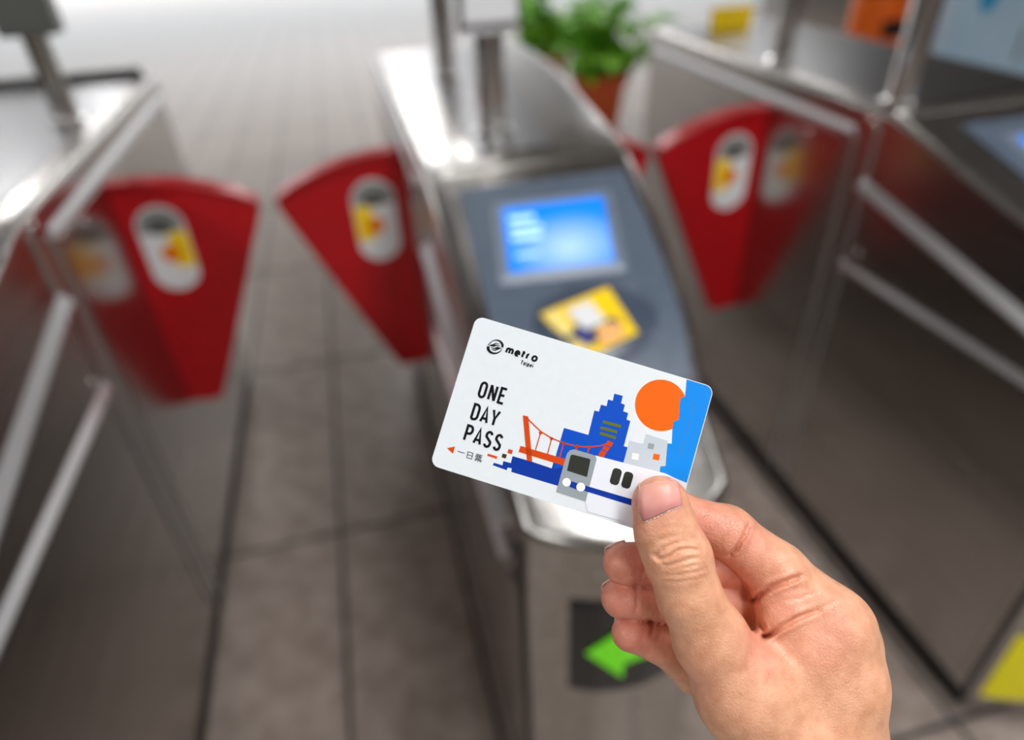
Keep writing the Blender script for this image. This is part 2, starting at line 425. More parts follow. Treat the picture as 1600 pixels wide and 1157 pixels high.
    # posts with sign boxes
    for (px_, py_, r_, box) in posts:
        zt = 1.30 if box else 1.75
        MB().cyl((px_, py_, 1.08), (px_, py_, zt), r_, n=32).obj('post', CHROME, root, bevel=.002)
        MB().lathe((px_, py_, 1.083), [(r_*1.45,0),(r_*1.45,.006),(r_*1.2,.012),(r_*1.02,.013)]).obj('post_collar', CHROME, root, smooth=False)
        MB().box((px_-.056, py_-.03, zt-.04), (px_+.056, py_+.03, zt+.24)).obj('sign_box', (GREYP if s < 0 else STEEL_TOP) if box else CONSOLE, root, bevel=.008)
        if box:
            MB().box((px_-.046, py_-.0315, zt-.02), (px_+.046, py_-.0295, zt+.22)).obj('sign_face', GREYP if s < 0 else WHITE, root)
    adopt(root)
    tag(root, label, 'ticket gate', group)
    return root
g_mid = fare_gate(GX[1], 1, W_TAPER, (-1, 1), 'stainless fare gate with a lit blue screen and a red flap on both sides', [(.266,1.235,.026,True), (.262,1.74,.024,False)], plate=(.10,.13))
g_left = fare_gate(GX[0], -1, W_PLAIN, (-1,), 'stainless fare gate with one red flap, farther from the potted plants', [(-.592,1.672,.024,True)], end_strip=True)
g_right = fare_gate(GX[2], 1, W_PLAIN, (-1,), 'stainless fare gate with two tall posts and one red flap, nearer the cabinet', [(1.064,1.115,.026,False), (1.09,1.56,.024,False)])
tp = MB().box((1.15,2.03,1.085),(1.29,2.048,1.15)).obj('sign_plate', YELLOW, g_right, bevel=.004)
adopt(g_right, [tp]); tp['label'] = 'small yellow plate on top'
# hazard sticker on the nose of the right gate
def nose_sticker():
    xs = GX[2]; w = .36
    uu = np.linspace(.008, .11, 6); v = []; f = []
    for u in uu:
        y = .462-.05*(1-(2*u/w-1)**2)
        for z in (.10, .30):
            v += [(xs+u, y-.001, z), (xs+u, y-.003, z)]
    for i in range(5):
        o = 4*i; f += [(o,o+2,o+6,o+4), (o+1,o+3,o+7,o+5), (o,o+1,o+5,o+4), (o+2,o+3,o+7,o+6)]
    f += [(0,1,3,2), (20,21,23,22)]
    o = mobj('nose_sticker', v, f, mat('acid_yellow_print', s2l((250,240,0)), .4), g_right)
    o.matrix_parent_inverse = Matrix.Translation(-Vector(g_right.location))
nose_sticker()

# ------------------------------------------------------------------ things beyond the gates
TERRA = mat('terracotta', s2l((196,84,36)), .7); noise_tint(TERRA, s2l((186,76,30)), s2l((206,92,42)), 12)
SOIL = mat('soil', s2l((60,42,30)), .9)
LEAF = mat('leaf_green', s2l((70,140,30)), .45); noise_tint(LEAF, s2l((74,160,24)), s2l((170,228,70)), 6)
STEM = mat('stem_green', s2l((70,96,40)), .6)
def potted_plant(x, y, r, h, fh, label, seed):
    rnd = random.Random(seed)
    root = empty('potted_plant', (x, y, 0))
    MB().lathe((x, y, 0), [(r*.68,0),(r*.94,h*.82),(r*1.04,h*.82),(r*1.06,h*.98),(r*.98,h),(r*.9,h*.98),(r*.88,h*.9)]).obj('pot', TERRA, root, smooth=False, bevel=.006)
    MB().lathe((x, y, h*.88), [(r*.88,0),(r*.6,.012)]).obj('soil', SOIL, root)
    st = MB(); lv = MB()
    for k in range(34):
        a = rnd.uniform(0, 2*math.pi); sp = rnd.uniform(.05, 1.0)
        b = np.array([x+r*.5*sp*math.cos(a), y+r*.5*sp*math.sin(a), h*.88])
        tip = np.array([x+r*2.3*sp*math.cos(a), y+r*2.3*sp*math.sin(a), h+fh*rnd.uniform(.35, 1.0)*(1.05-.35*sp)])
        st.cyl(b, tip, .008, .003, 5)
        for q in range(13):
            t = rnd.uniform(.12, 1.02); c = b+(tip-b)*t
            la = rnd.uniform(0, 2*math.pi); L = rnd.uniform(.09, .17); el = rnd.uniform(-.5, .7)
            d = np.array([math.cos(la)*math.cos(el), math.sin(la)*math.cos(el), math.sin(el)])
            sd = np.cross(d, (0,0,1)); sd /= np.linalg.norm(sd); up = np.cross(sd, d)
            w = L*.30
            lv.add([c, c+d*L*.35+sd*w+up*.015, c+d*L*.75+sd*w*.7, c+d*L-up*.03, c+d*L*.75-sd*w*.7, c+d*L*.35-sd*w+up*.015, c+d*L*.5-up*.004],
                   [(0,1,6),(1,2,6),(2,3,6),(3,4,6),(4,5,6),(5,0,6)])
    st.obj('stems', STEM, root)
    fo = lv.obj('foliage', LEAF, root); fo['kind'] = 'stuff'
    adopt(root); tag(root, label, 'potted plant', 'potted plants beyond the gates')
potted_plant(1.79, 4.62, .19, .42, .55, 'bushy green plant in a terracotta pot, the one nearer the gates', 1)
potted_plant(1.66, 5.55, .19, .42, .60, 'bushy green plant in a terracotta pot, behind another potted plant', 2)

# orange bin, black belt post and pale cabinet behind the right gate
OR = mat('orange_plastic', s2l((236,104,10)), .4); noise_tint(OR, s2l((230,98,8)), s2l((242,110,14)), 9)
r = empty('litter_bin', (2.72, 3.15, 0))
MB().lathe((2.72,3.15,0), [(.12,0),(.13,.02),(.135,.95),(.13,1.0)]).obj('bin_body', OR, r, bevel=.004)
MB().lathe((2.72,3.15,.995), [(.14,0),(.142,.02),(.12,.07),(.06,.10),(.02,.105)]).obj('bin_lid', mat('dark_red_plastic', s2l((120,20,14)), .4), r)
MB().box((2.66,3.005,.80),(2.78,3.03,.88)).obj('bin_slot', BLACKP, r, bevel=.004)
adopt(r); tag(r, 'slim orange litter bin standing behind a fare gate', 'litter bin')
r = empty('belt_post', (2.25, 3.2, 0))
MB().lathe((2.25,3.2,0), [(.17,0),(.17,.012),(.05,.03),(.034,.035),(.034,.93),(.05,.94),(.05,1.06),(.03,1.07)]).obj('pole', BLACKP, r)
MB().box((2.235,3.145,.97),(2.265,3.16,1.03)).obj('belt_clip', CHROME, r, bevel=.002)
adopt(r); tag(r, 'black belt barrier post with round base beside the orange bin', 'barrier post')
PALE = mat('pale_blue_paint', s2l((176,206,226)), .45); noise_tint(PALE, s2l((170,200,222)), s2l((182,210,230)), 3)
CYAN = mat('cyan_print', s2l((0,150,200)), .4)
r = empty('service_cabinet', (3.6, 3.4, 0))
MB().box((3.08,3.05,.08),(4.1,3.75,1.25)).obj('cabinet_body', PALE, r, bevel=.02, seg=3)
MB().box((3.12,3.1,0),(4.06,3.7,.085)).obj('plinth', DARK, r)
MB().box((3.14,3.035,.30),(3.60,3.051,1.18)).obj('cabinet_door', PALE, r, bevel=.006)
MB().cyl((3.27,3.036,.93),(3.27,3.033,.93),.055,n=32).obj('round_mark', CYAN, r)
MB().box((3.55,3.02,.62),(3.575,3.036,.78)).obj('handle', CHROME, r, bevel=.004)
adopt(r); tag(r, 'pale blue service cabinet with a round cyan mark on its door', 'cabinet')

# ------------------------------------------------------------------ the card
# card pose: x along the long side, y up, z towards the viewer; origin = top left corner
CARD_R = np.array([[0.95608,0.29154,-0.03009],[0.28805,-0.95364,-0.08722],[-0.05413,0.07472,-0.99573]])
CARD_O = np.array([-0.01245,-0.00883,0.23043])
CW, CH = .0856, .0540
def card_mm(px, py):
    d = np.array([(px-PPX)/FPX, (py-PPY)/FPX, 1.0]); n = CARD_R[:,2]
    p = d*((CARD_O@n)/(d@n)); q = CARD_R.T@(p-CARD_O); return q[0], q[1]
card = empty('travel_card', (0,0,0))
_cw = Matrix([[*(RC@CARD_R)[i], 0] for i in range(3)]+[[0,0,0,1]])
card.matrix_world = Matrix.Translation(Vector(cam2world(CARD_O))) @ _cw
tag(card, 'white one day travel pass card held between thumb and finger', 'card')
CARDW = mat('card_white', (.80,.82,.84), .28); noise_tint(CARDW, (.78,.83,.87), (.80,.85,.89), 300)
def rrect(w, h, r, n=8, inset=0.):
    pts = []
    for cx, cy, a0 in ((w-r,-r,90),(w-r,-h+r,0),(r,-h+r,-90),(r,-r,-180)):
        for i in range(n+1):
            a = math.radians(a0-90*i/n); pts.append((cx+(r-inset)*math.cos(a), cy+(r-inset)*math.sin(a)))
    return pts
CR = .0030
rp = rrect(CW, CH, CR)
MB().prism([(x, y, -.0008) for x, y in rp], (0,0,.0008)).obj('card_body', CARDW, card)
ZP = [3e-5]
def ink(name, rgb, rough=.45): return mat(name, s2l(rgb), rough, Specular_IOR_Level=.2)
I_BLUE = ink('ink_blue', (0,78,196)); I_DBLUE = ink('ink_dark_blue', (0,54,160)); I_SKY = ink('ink_sky_blue', (0,140,238))
I_OR = ink('ink_orange', (255,104,0)); I_RED = ink('ink_vermilion', (214,70,4)); I_LG = ink('ink_light_grey', (198,208,217)); I_MG = ink('ink_mid_grey', (152,162,168))
I_DK = ink('ink_charcoal', (48,50,44)); I_BK = ink('ink_black', (10,12,14)); I_OL = ink('ink_olive', (104,112,8)); I_DOL = ink('ink_dark_olive', (62,50,4)); I_TR = ink('ink_train_white', (234,238,246)); I_W = ink('ink_white', (250,252,255))
def tri_poly(pts):                                    # ear clipping keeps concave prints right
    from mathutils.geometry import tessellate_polygon
    return [tuple(t) for t in tessellate_polygon([[Vector((x*1000, y*1000, 0)) for x, y in pts]])]
def pm(polys, name, m, layer):
    """flat ink, polys in card metres"""
    v = []; f = []
    for pts in polys:
        pts = [(min(max(x, .0002), CW-.0002), min(max(y, -CH+.0002), -.0002)) for x, y in pts]
        n = len(v); v += [(x, y, ZP[0]*layer) for x, y in pts]; f += [tuple(i+n for i in t) for t in ([(0,1,2),(0,2,3)] if len(pts) == 4 else tri_poly(pts))]
    me = bpy.data.meshes.new(name); me.from_pydata(v, [], f); me.materials.append(m)
    bm = bmesh.new(); bm.from_mesh(me)
    for fc in bm.faces:
        fc.normal_update()
        if fc.normal.z < 0: fc.normal_flip()
    bm.to_mesh(me); bm.free()
    return link(bpy.data.objects.new(name, me), card)
def Zc(ox, oy, sc): return lambda pts: [card_mm(ox+x/sc, oy+y/sc) for x, y in pts]
Z2 = Zc(800,580,5.785); Z3 = Zc(940,580,5.785); Z4 = Zc(680,660,8.0); Z5 = Zc(860,690,7.711); Z6 = Zc(690,690,14.545); Z7 = Zc(755,520,16.526); Z8 = Zc(1040,600,9.64)
def stroke(pts, w):
    """polyline in card metres -> list of quads with mitred joins"""
    out = []; P = [np.array(p, float) for p in pts]
    P = [P[0]]+[b for a, b in zip(P, P[1:]) if np.linalg.norm(b-a) > 1e-6]; n = len(P); L = []; Rr = []
    for i in range(n):
        if i == 0: d = P[1]-P[0]; d /= np.linalg.norm(d); nn = np.array([-d[1], d[0]]); k = 1
        elif i == n-1: d = P[-1]-P[-2]; d /= np.linalg.norm(d); nn = np.array([-d[1], d[0]]); k = 1
        else:
            d1 = P[i]-P[i-1]; d1 /= np.linalg.norm(d1); d2 = P[i+1]-P[i]; d2 /= np.linalg.norm(d2)
            nn = np.array([-d1[1]-d2[1], d1[0]+d2[0]]); ln = np.linalg.norm(nn); nn = nn/max(ln, 1e-9); k = min(2.0, 2/max(ln, .6))
        L.append(P[i]+nn*w/2*k); Rr.append(P[i]-nn*w/2*k)
    for i in range(n-1): out.append([tuple(L[i]), tuple(L[i+1]), tuple(Rr[i+1]), tuple(Rr[i])])
    return out
def circ(c, r, n=48): return [(c[0]+r*math.cos(2*math.pi*i/n), c[1]+r*math.sin(2*math.pi*i/n)) for i in range(n)]
PXM = .0856/388
# sun, sky band, grey block
pm([circ(card_mm(1032.5,633.6), 40*PXM)], 'printed_sun', I_OR, 1)
lb = Z3([(770,70),(762,150),(753,232),(716,242),(706,300),(697,440),(652,456),(640,520),(634,657),(590,655),(575,860),(530,862),(525,912)])
bend = card_mm(1077,756)
e = .00025
arc = [(CW-CR+(CR-e)*math.cos(math.radians(a)), -CR+(CR-e)*math.sin(math.radians(a))) for a in range(0, 91, 10)]
pm([[(lb[0][0], -e)]+lb[1:]+[(bend[0]-.001, bend[1]), (CW-e, bend[1]-.0002)]+arc], 'printed_sky_band', I_SKY, 2)
pm([Z3([(250,630),(375,660),(400,570),(597,632),(577,860),(532,862),(520,920),(195,838),(235,690)])], 'printed_grey_block', I_LG, 3)
pm([Z3([(425,650),(477,662),(465,712),(412,700)])], 'printed_square', I_MG, 4)
pm([Z3([(280,740),(340,752),(330,807),(270,795)])], 'printed_square', I_W, 4)
pm([Z3([(470,746),(528,757),(516,810),(460,798)])], 'printed_square', I_OR, 4)
# towers and water
pm([Z2([(470,515),(690,578),(745,357),(785,368),(805,305),(855,318),(868,258),(910,270),(925,205),(1002,225),(985,292),(1020,305),(1005,365),(1050,380),(1035,440),(1070,452),(1010,680),(1045,690),(1005,835),(760,770),(480,860),(375,890),(400,750)])], 'printed_tower', I_BLUE, 2)
pm([Z4([(718,538),(735,508),(840,540),(852,487),(945,512),(968,425),(1200,492),(1456,578),(1478,505),(1640,545),(1720,560),(1640,830),(1530,797),(950,622),(956,577),(905,568),(895,602)])], 'printed_water', I_DBLUE, 1)
pm([q for a in (((820,458),(985,503)),((800,512),(950,553)),((795,562),(940,606))) for q in stroke(Z2(a), 27/5.785*PXM)], 'printed_stripes', I_OL, 3)
# bridge
br_ = [Z2([(98,400),(147,411),(183,822),(135,810)]), Z2([(77,677),(485,797),(470,857),(60,731)])]
cab = Z2([(140,430),(200,490),(265,550),(360,608),(465,650),(585,682),(695,688),(800,676),(890,648)])
br_ += stroke(cab, 11/5.785*PXM)
for a, b in (((258,560),(212,715)), ((358,612),(320,752)), ((465,655),(430,785)), ((586,682),(575,730)), ((696,690),(683,740))):
    br_ += stroke(Z2([a, b]), 10/5.785*PXM); br_.append(circ(Z2([a])[0], 15/5.785*PXM, 12))
pm(br_, 'printed_bridge', I_RED, 4)
pm([Z2([(868,628),(918,652),(892,690),(843,665)]), Z2([(838,672),(886,696),(862,730),(814,706)]), Z2([(808,712),(856,736),(826,784),(776,765)])], 'printed_bridge_pier', I_RED, 5)
# train
body = Z5([(540,170),(1388,388)])+[(card_mm(1074,752)[0]+.002, card_mm(1074,752)[1]-.001), (CW-.0004, card_mm(1072,765)[1]), (CW-.0004,-CH+.0043), (CW-.0044,-CH+.0004)]+Z5([(985,995),(440,845),(425,720)])
pm([body], 'printed_train_body', I_TR, 6)
pm([Z5([(285,95),(525,166),(548,185),(556,215),(425,720),(70,605),(185,190),(205,140),(235,108)])], 'printed_train_face', I_MG, 7)
pm([Z5([(270,160),(470,210),(482,228),(440,430),(200,352),(238,185),(250,165)])], 'printed_windscreen', I_DK, 8)
pm([Z5([(245,478),(330,505),(312,580),(230,548)]), Z5([(405,528),(1010,706),(1005,782),(392,590)])], 'printed_train_stripe', I_DBLUE, 8)
pm([circ(Z5([(195,492)])[0], 50/7.711*PXM, 28)], 'printed_headlight', I_W, 9)
pm([circ(Z5([(365,550)])[0], 52/7.711*PXM, 28)], 'printed_headlight', I_W, 9)
for c in ((787,425),(925,467)):
    cx, cy = Z5([c])[0]; w, h, r_ = 112/7.711*PXM, 196/7.711*PXM, 42/7.711*PXM
    pm([[(cx-w/2+x, cy+h/2+y) for x, y in rrect(w, h, r_)]], 'printed_train_window', I_DK, 8)
# small marks
pm([Z4([(148,325),(248,305),(222,395)])], 'printed_arrow', I_RED, 2)
pm([Z4([(658,393),(777,430),(768,460),(650,420)])], 'printed_dash', I_RED, 2)
pm([Z4([(842,393),(896,406),(882,456),(830,440)])], 'printed_square', I_DOL, 2)
pm([Z4([(917,335),(972,352),(956,402),(903,385)])], 'printed_square', I_RED, 2)
# lettering: stroke alphabet on a 0..1 cell
def arcp(cx, cy, rx, ry, a0, a1, n=8): return [(cx+rx*math.cos(math.radians(a0+(a1-a0)*i/n)), cy+ry*math.sin(math.radians(a0+(a1-a0)*i/n))) for i in range(n+1)]
CAPS = {
 'O': [arcp(.5,.75,.5,.25,0,180,10)+arcp(.5,.25,.5,.25,180,360,10)+[(1,.75)]],
 'N': [[(0,0),(0,1)],[(0,1),(1,0)],[(1,0),(1,1)]],
 'E': [[(.92,1),(0,1),(0,0),(.92,0)],[(0,.52),(.8,.52)]],
 'D': [[(0,0),(0,1),(.4,1)]+arcp(.45,.72,.55,.28,90,0,6)+arcp(.45,.28,.55,.28,0,-90,6)+[(.4,0),(0,0)]],
 'A': [[(-.05,0),(.5,1.0),(1.05,0)],[(.16,.25),(.84,.25)]],
 'Y': [[(-.05,1),(.5,.42),(1.05,1)],[(.5,.5),(.5,0)]],
 'P': [[(0,0),(0,1),(.5,1)]+arcp(.5,.74,.5,.26,90,-90,8)+[(0,.48)]],
 'S': [arcp(.5,.76,.48,.24,20,180,7)+[(.06,.66),(.5,.51),(.94,.36)]+arcp(.5,.24,.48,.24,0,-160,7)],
 'T': [[(-.1,1),(1.1,1)],[(.5,1),(.5,0)]],
 'm': [[(0,0),(0,.70)],arcp(.27,.42,.27,.28,180,0,6)+[(.54,0)],[(.54,.42)]+arcp(.81,.42,.27,.28,180,0,6)+[(1.08,0)]],
 'e': [[(.04,.34),(.96,.34)]+arcp(.5,.34,.46,.36,0,310,12)],
 't': [[(.3,1.0),(.3,0)],[(-.05,.70),(1.0,.70)]],
 'r': [[(0,0),(0,.70)],arcp(.48,.36,.48,.34,180,80,6)],
 'o': [arcp(.5,.35,.48,.36,0,360,16)],
 'a': [arcp(.5,.35,.46,.36,0,360,14),[(.96,.70),(.96,0)]],
 'i': [[(.2,0),(.2,.66)],[(.2,.86),(.2,1.0)]],
 'p': [[(0,-.3),(0,.70)],arcp(.5,.35,.48,.36,0,360,14)],
}
def lettering(text, pos_px, h, wl, gap, sw, name, slant=0., widths={}):
    ox, oy = card_mm(*pos_px); x = 0; polys = []
    for ch in text:
        w = wl*widths.get(ch, 1)
        for pl in CAPS[ch]:
            q = [(ox+x+sw/2+p[0]*(w-sw)+slant*p[1]*h, oy+sw/2+p[1]*(h-sw)) for p in pl]
            polys += stroke(q, sw)
        pm(polys, name, I_BK, 3); polys = []
        x += w*(1.08 if ch == 'm' else 1)+gap
lettering('ONE', (744.6,620.8), .0060, .00285, .00072, .00088, 'letter')
lettering('DAY', (733.3,655.4), .0060, .00285, .00060, .00088, 'letter')
lettering('PASS', (722.5,688.8), .0060, .00285, .00065, .00088, 'letter')
lettering('metro', (788.5,552.0), .0030, .0022, .00022, .00074, 'letter', .06, {'m':1.22,'t':.72,'r':.78,'o':1.05})
lettering('Taipei', (812.2,569.3), .00155, .00078, .00016, .00030, 'letter', .08, {'i':.42,'T':1.1})
pm([Z7([(112,330),(160,270),(230,212),(300,185),(370,180),(440,200),(500,250),(530,310),(522,392),(464,372),(470,330),(440,262),(380,218),(310,208),(240,228),(180,285),(135,332)]),
    Z7([(95,350),(88,420),(108,470),(160,525),(230,555),(300,562),(380,540),(440,500),(492,440),(480,432),(430,475),(370,508),(290,518),(215,490),(168,435),(165,360)]),
    Z7([(138,338),(200,310),(260,298),(320,268),(420,292),(420,306),(330,296),(292,318),(345,318),(432,342),(432,362),(345,345),(262,368),(215,356)]),
    Z7([(492,405),(380,442),(310,472),(215,448),(222,430),(300,446),(338,422),(290,424),(200,402),(205,384),(290,398),(370,366),(412,384)])], 'printed_emblem', I_BK, 3)
for chs in ([[(365,222),(520,272)]], [[(602,235),(716,272),(682,402),(572,368),(602,235)], [(588,302),(700,336)]],
           [[(786,288),(932,328)], [(780,318),(905,355)], [(785,318),(772,350)], [(908,350),(898,385)], [(770,350),(898,385)], [(832,300),(812,362)], [(878,314),(858,374)],
            [(775,382),(895,414)], [(750,400),(920,448)], [(840,425),(815,470)], [(790,420),(752,440)], [(865,440),(890,480)]]):
    pm([q for pl in chs for q in stroke(Z6(pl), 15/14.545*PXM)], 'letter', I_BK, 3)
I_SER = ink('ink_serial', (96,120,160))
ser = []
rs = random.Random(3)
a = np.array((435,285.)); b = np.array((205,1085.)); d = (b-a)/np.linalg.norm(b-a); nn = np.array((-d[1], d[0]))
for t0, t1 in ((0,.22),(.34,.46),(.5,.63),(.70,1.0)):
    for t in np.arange(t0, t1, .026):
        c = a+(b-a)*t
        ser += stroke(Z8([tuple(c-nn*16), tuple(c+nn*rs.uniform(4, 16))]), .00016)
pm(ser, 'serial_number', I_SER, 3)

# ------------------------------------------------------------------ the hand (camera-side millimetres, then placed in the world)
def C3(px, py, d): return np.array([(px-PPX)/FPX*d, (py-PPY)/FPX*d, d])*1000
VOX = .6
LO = np.array([20., 38., 196.]); HI = np.array([168., 262., 282.])
NX, NY, NZ = [int((HI[i]-LO[i])/VOX)+1 for i in range(3)]
gx = (LO[0]+VOX*np.arange(NX)).astype(np.float32); gy = (LO[1]+VOX*np.arange(NY)).astype(np.float32); gz = (LO[2]+VOX*np.arange(NZ)).astype(np.float32)
BIG = 30.0
def smin(a, b, k):
    h = np.maximum(k-np.abs(a-b), 0)/k
    return np.minimum(a, b)-h*h*k*.25
def chain(pts, k=3.0, base=None, flat=None):
    """pts: list of (xyz, radius); returns field, evaluated only near each bone"""
    D = np.full((NX, NY, NZ), BIG, np.float32) if base is None else base
    for (a, ra), (b, rb) in zip(pts, pts[1:]):
        m = max(ra, rb)+9
        lo = np.minimum(a, b)-m; hi = np.maximum(a, b)+m
        i0 = np.clip(((lo-LO)/VOX).astype(int), 0, None); i1 = np.minimum(((hi-LO)/VOX).astype(int)+2, (NX, NY, NZ))
        if (i1 <= i0).any(): continue
        X_ = gx[i0[0]:i1[0]][:,None,None]-a[0]; Y_ = gy[i0[1]:i1[1]][None,:,None]-a[1]; Z_ = gz[i0[2]:i1[2]][None,None,:]-a[2]
        ba = (b-a).astype(np.float32); L2 = float(ba@ba)
        t = np.clip((X_*ba[0]+Y_*ba[1]+Z_*ba[2])/L2, 0, 1)
        vx = X_-t*ba[0]; vy = Y_-t*ba[1]; vz = Z_-t*ba[2]
        if flat: vz = vz*flat
        ts = t*t*(3-2*t)
        d = np.sqrt(vx*vx+vy*vy+vz*vz)-(ra+(rb-ra)*ts)
        sl = (slice(i0[0],i1[0]), slice(i0[1],i1[1]), slice(i0[2],i1[2]))
        D[sl] = smin(D[sl], d, k)
    return D
def J(px, py, d, r): return (C3(px, py, d), r)
palm_ch = [
 ([J(1165,1085,.2215,15.5), J(1235,1180,.228,20.5), J(1278,1300,.237,23)], 8),
 ([J(1303,985,.2290,12.8), J(1308,1065,.2290,14.8), J(1306,1200,.234,18)], 7),
 ([J(1232,1040,.2285,14.5), J(1262,1150,.232,18)], 9),
 ([J(1225,962,.2265,9.5), J(1262,1010,.2265,12.5)], 5),
 ([J(1312,1000,.240,12.0), J(1296,1060,.249,12.5), J(1262,1110,.255,12.5), J(1270,1220,.252,17)], 9),
 ([J(1280,1300,.239,23), J(1325,1480,.246,24), J(1360,1640,.250,27)], 12),
]
PALM = None
for c, k in palm_ch: PALM = chain(c, k, PALM)
fingers = {
 'thumb': ([J(1032,789,.2149,9.4), J(1041,832,.2142,9.9), J(1059,872,.2132,10.6), J(1078,933,.2136,10.1), J(1112,1002,.2172,12.2), J(1165,1085,.2215,15.5)], 7.0, 1.22),
 'index': ([J(1003,796,.2317,6.9), J(1055,803,.2327,7.7), J(1138,833,.2330,9.0), J(1215,896,.2315,10.3), J(1300,978,.2290,12.8)], 6.0, None),
 'middle': ([J(975,881,.2300,7.3), J(1045,882,.2345,7.7), J(1138,884,.2395,7.6), J(1235,940,.2410,9.4), J(1318,1000,.2400,12.0)], 4.0, None),
 'ring': ([J(970,935,.2310,6.9), J(1045,938,.2360,7.3), J(1145,934,.2405,7.6), J(1235,985,.2450,9.2), J(1300,1060,.2490,12.5)], 4.0, None),
 'little': ([J(983,990,.2325,6.2), J(1032,1004,.2370,6.9), J(1085,1050,.2460,7.4), J(1180,1075,.2520,8.8), J(1262,1110,.2550,12.5)], 4.0, None),
}
D = None
for nme, (pts, kb, fl) in fingers.items():
    Fd = chain(pts, 3.0, None, fl)
    Fd = smin(PALM, Fd, kb)
    D = Fd if D is None else np.minimum(D, Fd)
    del Fd
del PALM
D[:,-2:,:] = np.maximum(D[:,-2:,:], .5)
# creases: grooves along pixel polylines on the side that faces the viewer
near = np.argwhere(np.abs(D) < 2.6)
ptn = LO+near*VOX
ppx = (ptn[:,0]/ptn[:,2]*FPX+PPX); ppy = (ptn[:,1]/ptn[:,2]*FPX+PPY); pd = ptn[:,2]
add = np.zeros(len(near))
ZA = lambda pts: [(930+x/5.785, 730+y/5.785) for x, y in pts]
ZB = lambda pts: [(900+x/2.892, 700+y/2.892) for x, y in pts]
grooves = [
 (ZA([(560,665),(640,650),(740,630),(860,640),(925,672)]), 3.2, 0.53, 214),
 (ZA([(540,800),(600,770),(640,730),(720,690),(800,672),(900,692)]), 3.2, 0.76, 214),
 (ZA([(535,800),(580,832),(640,828),(700,795),(760,755),(850,742),(930,760)]), 3.4, 1.04, 214),
 (ZA([(560,872),(650,890),(760,870),(860,832),(970,822)]), 3.2, 0.76, 214),
 (ZA([(560,925),(700,932),(850,902),(990,872)]), 3.0, 0.49, 214),
 (ZA([(580,975),(750,978),(900,952),(1030,912)]), 3.0, 0.42, 214),
 (ZA([(600,1040),(760,1040),(920,1010),(1040,970)]), 3.0, 0.27, 214),
 (ZA([(620,622),(760,592),(870,605)]), 3.0, 0.30, 214),
 (ZA([(580,570),(720,545),(840,560)]), 3.0, 0.19, 214),
 (ZA([(900,620),(950,690),(980,780)]), 3.2, 0.42, 215),
 (ZB([(785,340),(762,400),(722,458),(688,492)]), 3.4, 1.1, 232),
 (ZB([(742,440),(706,478),(664,502)]), 3.0, .40, 232),
 (ZB([(690,300),(688,350),(680,400)]), 3.0, .18, 232),
 (ZB([(640,360),(660,420),(655,470)]), 3.0, .15, 232),
 (ZB([(1022,580),(960,602),(880,632),(832,665),(806,692)]), 4.0, 1.6, 234),
 (ZB([(1092,735),(1000,772),(930,812),(872,846),(838,864)]), 4.0, 1.5, 234),
 (ZB([(1085,745),(1130,712),(1185,690)]), 3.2, .35, 234),
 (ZB([(1095,650),(1000,682),(915,694)]), 3.0, .28, 234),
 (ZB([(822,770),(848,822),(842,862)]), 3.2, .6, 234),
 (ZB([(272,610),(278,690),(268,755)]), 3.0, .38, 240),
 (ZB([(330,765),(350,820),(332,865)]), 3.0, .35, 240),
 (ZB([(300,440),(312,520),(300,600)]), 3.0, .22, 240),
]
for pl, w, dep, dmax in grooves:
    best = np.full(len(near), 1e9)
    xs_ = [p[0] for p in pl]; ys_ = [p[1] for p in pl]
    sel = np.where((ppx > min(xs_)-14) & (ppx < max(xs_)+14) & (ppy > min(ys_)-14) & (ppy < max(ys_)+14) & (pd < dmax))[0]
    if not len(sel): continue
    bx = np.full(len(sel), 1e9)
    Ltot = len(pl)-1; tpos = np.zeros(len(sel))
    for i in range(Ltot):
        a = np.array(pl[i]); b = np.array(pl[i+1]); ba = b-a
        t = np.clip(((ppx[sel]-a[0])*ba[0]+(ppy[sel]-a[1])*ba[1])/(ba@ba), 0, 1)
        dd_ = np.hypot(ppx[sel]-a[0]-t*ba[0], ppy[sel]-a[1]-t*ba[1])
        upd = dd_ < bx; bx = np.where(upd, dd_, bx); tpos = np.where(upd, (i+t)/Ltot, tpos)
    fade = np.clip(np.minimum(tpos, 1-tpos)*6+.25, 0, 1)
    add[sel] += dep*fade*(np.exp(-(bx/w)**2)-.35*np.exp(-((bx-2.1*w)/w)**2))
D[near[:,0], near[:,1], near[:,2]] += add.astype(np.float32)
